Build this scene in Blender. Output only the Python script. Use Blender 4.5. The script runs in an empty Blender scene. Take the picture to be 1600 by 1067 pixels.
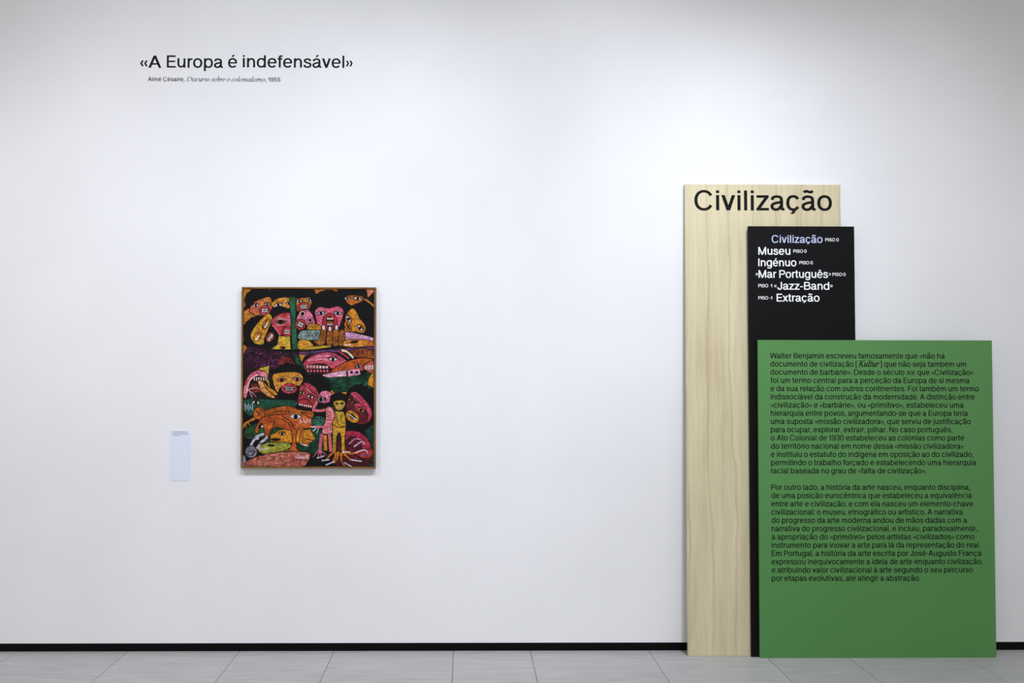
import bpy, bmesh, math, os, random
import numpy as np
from mathutils import Vector, Matrix
from mathutils.geometry import delaunay_2d_cdt

sc = bpy.context.scene
col = sc.collection
random.seed(4)

# ------------------------------------------------------------------ camera, world, lamps, exposure
cam_d = bpy.data.cameras.new('camera')
cam = bpy.data.objects.new('camera', cam_d); col.objects.link(cam)
cam_d.sensor_width = 36.0
cam_d.lens = 1778.0 / 1600.0 * 36.0
yaw, pitch, roll = 0.0132, 0.0182, -0.0016
fwd = Vector((math.sin(yaw)*math.cos(pitch), math.cos(yaw)*math.cos(pitch), math.sin(pitch)))
q = fwd.to_track_quat('-Z', 'Y')
cam.rotation_mode = 'QUATERNION'
cam.rotation_quaternion = q @ Matrix.Rotation(-roll, 4, 'Z').to_quaternion()
cam.location = (0, -5.92, 1.49)
cam_d.shift_x = (800 - 747.523) / 1600
cam_d.shift_y = (536.749 - 533.5) / 1600
sc.camera = cam

world = bpy.data.worlds.new('gallery_ambient'); sc.world = world
world.use_nodes = True
bg = world.node_tree.nodes['Background']
bg.inputs[0].default_value = (1.0, 0.97, 0.945, 1)
bg.inputs[1].default_value = 0.52

def spot(name, loc, target, power, color, size=70, blend=1.0, radius=0.06):
    d = bpy.data.lights.new(name, 'SPOT'); o = bpy.data.objects.new(name, d); col.objects.link(o)
    d.energy = power; d.color = color; d.spot_size = math.radians(size); d.spot_blend = blend
    d.shadow_soft_size = radius
    o.location = loc
    o.rotation_mode = 'QUATERNION'
    o.rotation_quaternion = (Vector(target) - Vector(loc)).to_track_quat('-Z', 'Y')
    return o
COOL = (0.84, 0.893, 1.0)
SY, SZ = -2.757, 4.66
spot('track_spot', (-2.56, SY, SZ), (-1.70, 0, .30), 200, (.92, .925, 1.0), 63.0, 1.0, .30)
spot('track_spot', (-.27, SY, SZ), (-1.60, 0, 1.48), 254, COOL, 73.0, 1.0, .30)
spot('track_spot', (1.58, SY, SZ), (.34, 0, 1.40), 208, COOL, 66.2, 1.0, .30)
spot('track_spot', (.50, SY, SZ), (.33, 0, 2.10), 88, COOL, 55, 1.0, .30)
spot('track_spot', (1.56, SY, SZ), (2.01, 0, .87), 288, COOL, 67.0, 1.0, .30)

sc.view_settings.view_transform = 'Standard'
sc.view_settings.look = 'None'
sc.view_settings.gamma = 1.0
sc.view_settings.use_curve_mapping = False
sc.view_settings.exposure = 0.5

# ------------------------------------------------------------------ helpers
def lin(c):
    return tuple(((v/255)/12.92 if v/255 <= .04045 else ((v/255+.055)/1.055)**2.4) for v in c)

def mat(name, rgb, rough=.6, spec=.3):
    m = bpy.data.materials.new(name); m.use_nodes = True
    b = m.node_tree.nodes['Principled BSDF']
    b.inputs['Base Color'].default_value = (*lin(rgb), 1)
    b.inputs['Roughness'].default_value = rough
    b.inputs['Specular IOR Level'].default_value = spec
    return m

def noise_mat(name, c1, c2, scale, stretch=(1, 1, 1), rough=.6, spec=.3, bump=0.0, detail=6, lo=.35, hi=.65,
              per_object=0.0, bump_scale=None):
    m = mat(name, c1, rough, spec)
    nt = m.node_tree; N = nt.nodes; L = nt.links; b = N['Principled BSDF']
    tc = N.new('ShaderNodeTexCoord'); mp = N.new('ShaderNodeMapping')
    mp.inputs['Scale'].default_value = stretch
    no = N.new('ShaderNodeTexNoise'); no.inputs['Scale'].default_value = scale; no.inputs['Detail'].default_value = detail
    cr = N.new('ShaderNodeValToRGB')
    cr.color_ramp.elements[0].position = lo; cr.color_ramp.elements[0].color = (*lin(c1), 1)
    cr.color_ramp.elements[1].position = hi; cr.color_ramp.elements[1].color = (*lin(c2), 1)
    L.new(tc.outputs['Object'], mp.inputs['Vector'])
    vec = mp.outputs['Vector']
    if per_object:
        oi = N.new('ShaderNodeObjectInfo'); ad = N.new('ShaderNodeVectorMath'); ad.operation = 'ADD'
        sc_ = N.new('ShaderNodeMath'); sc_.operation = 'MULTIPLY'; sc_.inputs[1].default_value = 60
        L.new(oi.outputs['Random'], sc_.inputs[0])
        L.new(vec, ad.inputs[0]); L.new(sc_.outputs[0], ad.inputs[1]); vec = ad.outputs[0]
    L.new(vec, no.inputs['Vector']); L.new(no.outputs['Fac'], cr.inputs['Fac'])
    out = cr.outputs['Color']
    if per_object:
        hs = N.new('ShaderNodeHueSaturation')
        mr = N.new('ShaderNodeMapRange'); mr.inputs['To Min'].default_value = 1-per_object; mr.inputs['To Max'].default_value = 1+per_object
        L.new(oi.outputs['Random'], mr.inputs['Value']); L.new(mr.outputs[0], hs.inputs['Value'])
        L.new(out, hs.inputs['Color']); out = hs.outputs['Color']
    L.new(out, b.inputs['Base Color'])
    if bump:
        bu = N.new('ShaderNodeBump'); bu.inputs['Strength'].default_value = bump; bu.inputs['Distance'].default_value = .002
        n2 = N.new('ShaderNodeTexNoise'); n2.inputs['Scale'].default_value = bump_scale or scale*6
        L.new(vec, n2.inputs['Vector']); L.new(n2.outputs['Fac'], bu.inputs['Height']); L.new(bu.outputs[0], b.inputs['Normal'])
    return m

def bevel_box(bm, x0, x1, y0, y1, z0, z1, bev=0.0, seg=2):
    g = bmesh.ops.create_cube(bm, size=1)
    bmesh.ops.scale(bm, vec=(x1-x0, y1-y0, z1-z0), verts=g['verts'])
    bmesh.ops.translate(bm, vec=((x0+x1)/2, (y0+y1)/2, (z0+z1)/2), verts=g['verts'])
    if bev:
        es = list({e for v in g['verts'] for e in v.link_edges})
        bmesh.ops.bevel(bm, geom=es, offset=bev, segments=seg, affect='EDGES', profile=.5)

def obj(name, bm, m, parent=None, smooth=False):
    me = bpy.data.meshes.new(name); bm.to_mesh(me); bm.free()
    for k in (m if isinstance(m, (list, tuple)) else [m]): me.materials.append(k)
    o = bpy.data.objects.new(name, me); col.objects.link(o)
    if parent: o.parent = parent
    return o

def tag(o, label=None, cat=None, group=None, kind=None):
    for k, v in (('label', label), ('category', cat), ('group', group), ('kind', kind)):
        if v: o[k] = v
    return o

def thing(name, loc, rot=(0, 0, 0)):
    o = bpy.data.objects.new(name, None); col.objects.link(o)
    o.location = loc; o.rotation_euler = rot; o.empty_display_size = .1
    return o

# ------------------------------------------------------------------ materials
M_wall = noise_mat('wall_paint', (224, 224, 225), (228, 228, 229), 1.7, rough=.75, spec=.2, bump=.06, bump_scale=90)
M_ceil = mat('ceiling_paint', (215, 215, 215), .8)
M_recess = mat('black_recess', (4, 4, 5), .5, .15)
M_grout = mat('tile_joint', (52, 52, 52), .9, .1)
M_tile = noise_mat('grey_stone_tile', (158, 157, 156), (173, 172, 171), 5.0, (1.0, 6.0, 1), rough=.55, spec=.35, bump=.05,
                   detail=9, lo=.3, hi=.7, per_object=.02, bump_scale=60)
M_black_vinyl = mat('black_vinyl', (9, 9, 11), .6, .12)
M_grey_vinyl = mat('dark_grey_vinyl', (17, 17, 20), .6, .12)
M_white_vinyl = mat('white_vinyl', (240, 242, 246), .5, .3)
M_lilac_vinyl = mat('pale_lilac_vinyl', (182, 188, 220), .5, .3)
M_board_black = mat('black_board', (7, 7, 9), .5, .14)
M_board_green = noise_mat('green_board', (74, 131, 66), (77, 134, 69), 1.2, rough=.36, spec=.55)
M_frame = noise_mat('brown_gilt_frame', (112, 72, 20), (140, 94, 34), 14, (1, 1, 1), rough=.5, spec=.35)
M_frame_side = mat('dark_frame_side', (48, 30, 16), .5, .3)
M_canvas_edge = mat('canvas_side', (30, 27, 26), .8, .1)
M_card = mat('pale_blue_card', (214, 219, 233), .6, .2)
M_card_ink = mat('grey_ink', (52, 52, 66), .6, .2)

def wood_mat():
    m = mat('pale_oak_board', (216, 200, 160), .5, .3)
    nt = m.node_tree; N = nt.nodes; L = nt.links; b = N['Principled BSDF']
    tc = N.new('ShaderNodeTexCoord')
    # slow warp of the coordinate so that the vein lines wander
    mpw = N.new('ShaderNodeMapping'); mpw.inputs['Scale'].default_value = (3.2, 1, 1.5)
    nw = N.new('ShaderNodeTexNoise'); nw.inputs['Scale'].default_value = 1.6; nw.inputs['Detail'].default_value = 3
    L.new(tc.outputs['Object'], mpw.inputs[0]); L.new(mpw.outputs[0], nw.inputs['Vector'])
    sub = N.new('ShaderNodeVectorMath'); sub.operation = 'SUBTRACT'; sub.inputs[1].default_value = (.5, .5, .5)
    mul = N.new('ShaderNodeVectorMath'); mul.operation = 'MULTIPLY'; mul.inputs[1].default_value = (.07, 0, 0)
    add = N.new('ShaderNodeVectorMath'); add.operation = 'ADD'
    L.new(nw.outputs['Color'], sub.inputs[0]); L.new(sub.outputs[0], mul.inputs[0])
    L.new(tc.outputs['Object'], add.inputs[0]); L.new(mul.outputs[0], add.inputs[1])
    # broad figure
    mp = N.new('ShaderNodeMapping'); mp.inputs['Scale'].default_value = (9, 1, .7)
    n1 = N.new('ShaderNodeTexNoise'); n1.inputs['Scale'].default_value = 1.5; n1.inputs['Detail'].default_value = 7
    n1.inputs['Roughness'].default_value = .62
    L.new(add.outputs[0], mp.inputs[0]); L.new(mp.outputs[0], n1.inputs['Vector'])
    c1 = N.new('ShaderNodeValToRGB')
    e = c1.color_ramp.elements
    e[0].position = .30; e[0].color = (*lin((185, 170, 132)), 1)
    e[1].position = .66; e[1].color = (*lin((210, 200, 165)), 1)
    x = e.new(.46); x.color = (*lin((200, 189, 155)), 1)
    L.new(n1.outputs['Fac'], c1.inputs['Fac'])
    # fine straight pore lines
    mf = N.new('ShaderNodeMapping'); mf.inputs['Scale'].default_value = (170, 1, 2.2)
    n2 = N.new('ShaderNodeTexNoise'); n2.inputs['Scale'].default_value = 1.0; n2.inputs['Detail'].default_value = 4
    L.new(add.outputs[0], mf.inputs[0]); L.new(mf.outputs[0], n2.inputs['Vector'])
    c2 = N.new('ShaderNodeValToRGB')
    c2.color_ramp.elements[0].position = .34; c2.color_ramp.elements[0].color = (.87, .855, .83, 1)
    c2.color_ramp.elements[1].position = .5; c2.color_ramp.elements[1].color = (1, 1, 1, 1)
    L.new(n2.outputs['Fac'], c2.inputs['Fac'])
    # darker cathedral veins: distorted bands along the height
    wv = N.new('ShaderNodeTexWave'); wv.bands_direction = 'X'; wv.inputs['Scale'].default_value = 1.15
    wv.inputs['Distortion'].default_value = 5.0; wv.inputs['Detail'].default_value = 3; wv.inputs['Detail Scale'].default_value = .8
    mv = N.new('ShaderNodeMapping'); mv.inputs['Scale'].default_value = (2.3, 1, .42)
    L.new(add.outputs[0], mv.inputs[0]); L.new(mv.outputs[0], wv.inputs['Vector'])
    c3 = N.new('ShaderNodeValToRGB')
    c3.color_ramp.elements[0].position = .0; c3.color_ramp.elements[0].color = (.66, .58, .48, 1)
    c3.color_ramp.elements[1].position = .035; c3.color_ramp.elements[1].color = (1, 1, 1, 1)
    L.new(wv.outputs['Fac'], c3.inputs['Fac'])
    m1 = N.new('ShaderNodeMix'); m1.data_type = 'RGBA'; m1.blend_type = 'MULTIPLY'; m1.inputs[0].default_value = .6
    L.new(c1.outputs['Color'], m1.inputs[6]); L.new(c2.outputs['Color'], m1.inputs[7])
    m2 = N.new('ShaderNodeMix'); m2.data_type = 'RGBA'; m2.blend_type = 'MULTIPLY'; m2.inputs[0].default_value = .38
    L.new(m1.outputs[2], m2.inputs[6]); L.new(c3.outputs['Color'], m2.inputs[7])
    L.new(m2.outputs[2], b.inputs['Base Color'])
    return m
M_wood = wood_mat()

# ------------------------------------------------------------------ the room
XL, XR, ZC = -5.2, 5.6, 4.9
bm = bmesh.new(); bevel_box(bm, XL, XR, 0, .14, .0477, ZC, .0012, 1)
tag(obj('wall_back', bm, M_wall), kind='structure')
bm = bmesh.new(); bevel_box(bm, XL, XR, .03, .14, 0, .0477)
tag(obj('baseboard_back', bm, M_recess), kind='structure')
bm = bmesh.new(); bevel_box(bm, XL, XR, -7.5, .14, ZC, ZC+.1)
tag(obj('ceiling', bm, M_ceil), kind='structure')
bm = bmesh.new(); bevel_box(bm, XL, XR, -7.5, .14, -.06, -.0035)
floor = tag(obj('floor', bm, M_grout), kind='structure')
xs = [-4.95, -4.375, -3.88, -3.26, -2.83, -2.31, -1.7355, -1.1593, -.6697, -.0494, .3507, .97, 1.5481, 1.965, 2.563, 3.14, 3.63, 4.25, 4.65, 5.27]
first = {10: -.277, 14: -.272, 15: -.64, 17: -.3}
random.seed(11)
tile_cache = {}
GAP = .0011
for i in range(len(xs)-1):
    y = .03; k = 0
    first_y = first.get(i, -.66 - .05*(i % 3))
    while y > -6.8:
        y2 = first_y if k == 0 else y - 1.2
        w, d = xs[i+1]-xs[i]-2*GAP, y-y2-2*GAP
        key = (round(w, 4), round(d, 4))
        if key not in tile_cache:
            bm = bmesh.new(); bevel_box(bm, 0, w, 0, d, -.0035, 0, .0006, 1)
            o = obj('tile', bm, M_tile, floor); tile_cache[key] = o.data
        else:
            o = bpy.data.objects.new('tile', tile_cache[key]); col.objects.link(o); o.parent = floor
        o.location = (xs[i]+GAP, y2+GAP, 0)
        y = y2; k += 1

# ------------------------------------------------------------------ lettering
def spline(P, n=5):
    if len(P) < 3: return [Vector(p) for p in P]
    P = [Vector(p) for p in P]; out = []
    for i in range(len(P)-1):
        a = P[max(i-1, 0)]; b = P[i]; c = P[i+1]; d = P[min(i+2, len(P)-1)]
        for k in range(n):
            t = k/n
            out.append(.5*((2*b)+(c-a)*t+(2*a-5*b+4*c-d)*t*t+(3*b-a-3*c+d)*t**3))
    return out+[P[-1]]

# An upright grotesque drawn here letter by letter; capitals are 1 high, lower case .765.
SW, SH, XH = .152, .128, .765                       # stem, crossbar, height of the lower case
def hull(pts):
    pts = sorted(set((round(p[0], 5), round(p[1], 5)) for p in pts))
    def half(ps):
        h = []
        for p in ps:
            while len(h) > 1 and (h[-1][0]-h[-2][0])*(p[1]-h[-2][1])-(h[-1][1]-h[-2][1])*(p[0]-h[-2][0]) <= 0: h.pop()
            h.append(p)
        return h
    a, b = half(pts), half(pts[::-1])
    return a[:-1]+b[:-1]
def sweep(pts):
    """a stroke of constant pen along a smooth path, square ends -> list of quads"""
    n = len(pts); L_, R_ = [], []
    for i, p in enumerate(pts):
        t = (pts[min(i+1, n-1)]-pts[max(i-1, 0)]).normalized()
        th = math.hypot(SW*t.y, SH*t.x)/2
        L_.append((p.x-t.y*th, p.y+t.x*th)); R_.append((p.x+t.y*th, p.y-t.x*th))
    return [hull([L_[i], R_[i], R_[i+1], L_[i+1]]) for i in range(n-1)]
def S_(*P, n=7): return sweep(spline(P, n))
def arc(x0, x1, y0, y1, a0=0, a1=360, n=30, e=2.25):
    cx, cy, rx, ry = (x0+x1)/2, (y0+y1)/2, (x1-x0)/2-SW/2, (y1-y0)/2-SH/2
    P = []
    for k in range(n+1):
        a = math.radians(a0+(a1-a0)*k/n); c, s = math.cos(a), math.sin(a)
        P.append(Vector((cx+rx*math.copysign(abs(c)**(2/e), c), cy+ry*math.copysign(abs(s)**(2/e), s))))
    if abs(a1-a0) >= 360:                           # closed ring: tangents must wrap
        q = sweep([P[-2]]+P+[P[1]]); return q[1:-1]
    return sweep(P)
def R_(x0, x1, y0, y1): return [[(x0, y0), (x1, y0), (x1, y1), (x0, y1)]]
def D_(x0, y0, x1, y1, w): return [[(x0-w/2, y0), (x0+w/2, y0), (x1+w/2, y1), (x1-w/2, y1)]]
def Q_(*p): return [list(p)]
def stem(x=0, y0=0, y1=1): return R_(x, x+SW, y0, y1)
h = SW/2
O_ = -.014
def bowl(x0, x1): return arc(x0, x1, O_, XH-O_)
def g_a(): return (S_((.085, .53), (.13, .655), (.30, .705), (.49, .65), (.535, .50), n=7) + R_(.535-h, .535+h, .16, .51)
                   + S_((.535, .17), (.56, .075), (.68, .06), n=5) + S_((.535, .44), (.42, .405), (.24, .37), (.085, .28), (.09, .13), (.22, .048), (.40, .09), (.53, .26), n=6))
def g_s(): return S_((.525, .54), (.46, .665), (.30, .705), (.13, .65), (.10, .53), (.20, .44), (.36, .385), (.51, .315), (.535, .19), (.46, .085), (.30, .048), (.12, .10), (.065, .235), n=6)
def arch(x0, x1): return S_((x0+h, .42), (x0+h+.06, .60), (x0+(x1-x0)*.55, .705), (x1-h-.05, .62), (x1-h, .46), n=6)+R_(x1-SW, x1, 0, .47)
def g_n(): return stem(0, 0, XH)+arch(0, .62)
def g_u(): return [[(.62-x, XH-y) for x, y in q] for q in g_n()]
def g_c(): return arc(0, .68, O_, XH-O_, 33, 327)
def g_e(): return arc(0, .70, O_, XH-O_, 0, 322)+R_(.08, .66, .335, .335+.11)
def g_v(w=.68): return D_(w/2, 0, h+.01, XH, SW+.02)+D_(w/2, 0, w-h-.01, XH, SW+.02)
def g_i(): return stem(0, 0, XH)+stem(0, .865, 1)
def g_O(W=.93): return arc(0, W, -.02, 1.02)
def g_C(): return arc(0, .93, -.02, 1.02, 30, 330, e=2.15)
ACUTE = lambda cx: Q_((cx-.09, .865), (cx+.03, .865), (cx+.17, 1.04), (cx+.0, 1.04))
GRAVE = lambda cx: [[(2*cx-x, y) for x, y in q] for q in ACUTE(cx)]
TILDE = lambda cx: sum([[q] for q in sweep([p for p in spline([(cx-.205, .90), (cx-.15, .965), (cx-.06, .97), (cx+.06, .93), (cx+.15, .935), (cx+.205, 1.0)], 5)])], [])
CIRC = lambda cx: Q_((cx-.2, .86), (cx-.07, .86), (cx+.0, .95), (cx+.0, 1.05), (cx-.06, 1.05))+Q_((cx+.2, .86), (cx+.07, .86), (cx+.0, .95), (cx+.0, 1.05), (cx+.06, 1.05))
def chev(x): return D_(x+h*.9, .36, x+.19, .60, .13)+D_(x+h*.9, .36, x+.19, .12, .13)
def rchev(x): return D_(x+.19, .36, x+h*.9, .60, .13)+D_(x+.19, .36, x+h*.9, .12, .13)
GL = {  # letter: (strokes, left bearing, width, right bearing)
 'o': (bowl(0, .71), .045, .71, .045), 'c': (g_c(), .045, .67, .035), 'e': (g_e(), .045, .70, .04),
 'a': (g_a(), .04, .70, .015), 's': (g_s(), .04, .61, .04),
 'b': (stem()+bowl(0, .70), .085, .70, .045), 'd': (stem(.70-SW)+bowl(0, .70), .045, .70, .085),
 'p': (stem(0, -.27, XH)+bowl(0, .70), .085, .70, .045), 'q': (stem(.70-SW, -.27, XH)+bowl(0, .70), .045, .70, .085),
 'g': (bowl(0, .69)+R_(.69-SW, .69, .05, XH)+S_((.69-h, .07), (.69-h, -.10), (.50, -.215), (.28, -.222), (.10, -.15), n=6), .045, .69, .085),
 'h': (stem()+arch(0, .62), .085, .62, .08), 'n': (g_n(), .085, .62, .08), 'u': (g_u(), .08, .62, .085),
 'm': (stem(0, 0, XH)+arch(0, .565)+arch(.565-SW, .98), .085, .98, .08),
 'r': (stem(0, 0, XH)+S_((h, .42), (h+.04, .60), (.24, .695), (.38, .70), n=6), .085, .38, .0),
 't': (R_(.10, .10+SW, .17, .96)+S_((.10+h, .18), (.20, .075), (.38, .065), n=6)+R_(0, .37, XH-.115, XH), .02, .38, .03),
 'f': (R_(.10, .10+SW, 0, .80)+S_((.10+h, .78), (.20, .925), (.39, .935), n=6)+R_(0, .37, XH-.115, XH), .02, .38, .01),
 'i': (g_i(), .085, SW, .085), 'l': (stem(), .085, SW, .085),
 'j': ([[(x, y) for x, y in q] for q in stem(.05, -.1, XH)+stem(.05, .865, 1)+S_((.05+h, -.09), (.08, -.20), (-.05, -.21), n=5)], .03, .05+SW, .085),
 'v': (g_v(), .015, .68, .015),
 'y': (D_(.35, .04, h+.01, XH, SW+.01)+D_(.26, -.13, .67-h, XH, SW)+S_((.30, -.10), (.22, -.21), (.06, -.212), n=5), .015, .67, .015),
 'x': (D_(h, 0, .64-h, XH, SW+.03)+D_(.64-h, 0, h, XH, SW+.03), .015, .64, .015),
 'z': (R_(.01, .60, XH-SH, XH)+R_(0, .61, 0, SH)+D_(.105, SH*.8, .50, XH-SH*.8, .19), .035, .61, .035),
 'A': (D_(h+.02, 0, .455, 1, SW+.02)+D_(.91-h-.02, 0, .455, 1, SW+.02)+R_(.2, .71, .26, .26+.12), .0, .91, .0),
 'B': (stem()+R_(.1, .47, 1-SH, 1)+R_(.1, .49, .456, .584)+R_(.1, .49, 0, SH)+arc(.18, .74, .455, 1, -90, 90, e=2.1)+arc(.18, .79, 0, .585, -90, 90, e=2.1), .09, .79, .04),
 'C': (g_C(), .05, .92, .045),
 'D': (stem()+R_(.1, .44, 1-SH, 1)+R_(.1, .44, 0, SH)+arc(.0, .86, 0, 1, -90, 90, e=2.2), .09, .86, .05),
 'E': (stem()+R_(0, .68, 1-SH, 1)+R_(0, .64, .45, .45+.12)+R_(0, .70, 0, SH), .09, .70, .04),
 'F': (stem()+R_(0, .66, 1-SH, 1)+R_(0, .60, .43, .43+.12), .09, .66, .03),
 'I': (stem(), .09, SW, .09),
 'J': (R_(.58-SW, .58, .26, 1)+S_((.58-h, .28), (.54-h, .12), (.30, .045), (.12, .12), (.068, .30), n=6), .03, .58, .08),
 'M': (stem()+stem(.98-SW)+D_(.49, 0, h, 1, SW+.01)+D_(.49, 0, .98-h, 1, SW+.01), .09, .98, .09),
 'N': (stem()+stem(.80-SW)+D_(.80-h-.01, 0, h+.01, 1, SW+.03), .09, .80, .09),
 'O': (g_O(), .05, .93, .05),
 'P': (stem()+R_(.1, .46, 1-SH, 1)+R_(.1, .46, .40, .40+SH)+arc(.14, .76, .40, 1, -90, 90, e=2.1), .09, .76, .02),
 'S': (S_((.685, .72), (.60, .885), (.40, .945), (.18, .885), (.105, .74), (.18, .62), (.40, .535), (.62, .45), (.71, .29), (.64, .12), (.40, .05), (.15, .12), (.07, .31), n=6), .04, .79, .04),
 'W': (D_(.27, 0, h+.01, 1, SW+.01)+D_(.27, 0, .61, 1, SW+.01)+D_(.95, 0, .61, 1, SW+.01)+D_(.95, 0, 1.22-h-.01, 1, SW+.01), .0, 1.22, .0),
 'X': (D_(h+.02, 0, .80-h, 1, SW+.04)+D_(.80-h-.02, 0, h+.02, 1, SW+.04), .0, .80, .0),
 '0': (arc(0, .70, -.015, 1.015, e=2.3), .045, .70, .045),
 '1': (stem(.26)+Q_((.0, .66), (.0, .78), (.16, .82), (.30, 1), (.40, 1), (.28, .66)), .03, .26+SW, .12),
 '3': (S_((.08, .72), (.16, .89), (.34, .945), (.54, .87), (.58, .74), (.50, .58), (.30, .53), n=6)+S_((.30, .53), (.54, .46), (.62, .28), (.54, .11), (.33, .05), (.12, .12), (.065, .29), n=6), .04, .69, .04),
 '5': (R_(.12, .64, 1-SH, 1)+D_(.125, .43, .18, 1, .14)+S_((.10, .46), (.30, .59), (.52, .54), (.62, .34), (.54, .12), (.32, .05), (.13, .12), (.07, .27), n=6), .04, .70, .04),
 '9': (arc(0, .68, .36, 1.015, e=2.2)+S_((.68-h, .68), (.68-h, .46), (.58, .16), (.36, .05), (.15, .11), (.09, .24), n=6), .045, .68, .045),
 ',': (Q_((0, 0), (0, .15), (.16, .15), (.16, .0), (.09, -.17), (-.01, -.17), (.055, 0)), .07, .16, .07), '.': (R_(0, .16, 0, .15), .07, .16, .07),
 ':': (R_(0, .16, 0, .15)+R_(0, .16, XH-.15, XH), .07, .16, .07), '-': (R_(0, .36, .33, .33+.12), .04, .36, .04),
 '[': (R_(0, .13, -.2, 1.04)+R_(0, .28, .93, 1.04)+R_(0, .28, -.2, -.09), .06, .28, .02), ']': (R_(.15, .28, -.2, 1.04)+R_(0, .28, .93, 1.04)+R_(0, .28, -.2, -.09), .02, .28, .06),
 '«': (chev(0)+chev(.27), .04, .52, .03), '»': (rchev(0)+rchev(.27), .03, .52, .04), ' ': ([], 0, .30, 0),
}
CEDI = Q_((.30, .03), (.46, .03), (.46, -.03), (.36, -.165), (.19, -.165), (.29, -.04))
for ch, base, acc in [('á', 'a', ACUTE(.33)), ('à', 'a', GRAVE(.33)), ('ã', 'a', TILDE(.33)), ('é', 'e', ACUTE(.36)), ('ê', 'e', CIRC(.35)), ('ó', 'o', ACUTE(.36)),
                      ('ç', 'c', CEDI)]:
    b_ = GL[base]; GL[ch] = (b_[0]+acc, b_[1], b_[2], b_[3])
GL['í'] = (stem(0, 0, XH)+ACUTE(h), .085, SW, .085)
def union(polys):
    """one clean flat outline out of overlapping strokes"""
    V, F = [], []
    for q in polys:
        q = [tuple(p) for p in q]
        area = sum(a[0]*b[1]-b[0]*a[1] for a, b in zip(q, q[1:]+q[:1]))
        if abs(area) < 1e-7: continue
        if area < 0: q = q[::-1]
        F.append(list(range(len(V), len(V)+len(q)))); V += [Vector(p) for p in q]
    if not F: return [], []
    vo, eo, fo, ov, oe, of = delaunay_2d_cdt(V, [], F, 0, 1e-5)
    keep = [f for f, o in zip(fo, of) if o]
    return [(v.x, v.y) for v in vo], keep
GCACHE = {}
def text_faces(s, *_):
    V, F = [], []; x = 0
    for ch in s:
        st, lb, w_, rb = GL[ch]
        x += lb
        if ch not in GCACHE: GCACHE[ch] = union(st)
        i0 = len(V); V += [(px+x, py) for px, py in GCACHE[ch][0]]
        F += [tuple(i+i0 for i in f) for f in GCACHE[ch][1]]
        x += w_+rb
    return V, F
CAP = 1.0
def write(V, F, name, m, parent, x0, x1, base, cap, y=-.0006, box=None):
    """place the outlines in the x-z plane of the parent: ends at x0 and x1, baseline and capital height as given"""
    xa = min(v[0] for v in V); xb = max(v[0] for v in V)
    sx = (x1-x0)/(xb-xa)
    if box:
        za = min(v[1] for v in V); zb = max(v[1] for v in V); sz = (box[1]-box[0])/(zb-za); z0 = box[0]-za*sz
    else:
        sz = cap/CAP; z0 = base
    me = bpy.data.meshes.new(name)
    me.from_pydata([(x0+(v[0]-xa)*sx, y, z0+v[1]*sz) for v in V], [], [tuple(f) for f in F])
    me.materials.append(m)
    bm = bmesh.new(); bm.from_mesh(me)
    bmesh.ops.triangulate(bm, faces=bm.faces[:])
    for f in bm.faces: f.normal_update()
    bad = [f for f in bm.faces if f.normal.y > 0]
    bmesh.ops.reverse_faces(bm, faces=bad)
    bm.to_mesh(me); bm.free()
    o = bpy.data.objects.new(name, me); col.objects.link(o)
    if parent: o.parent = parent
    return o

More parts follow.
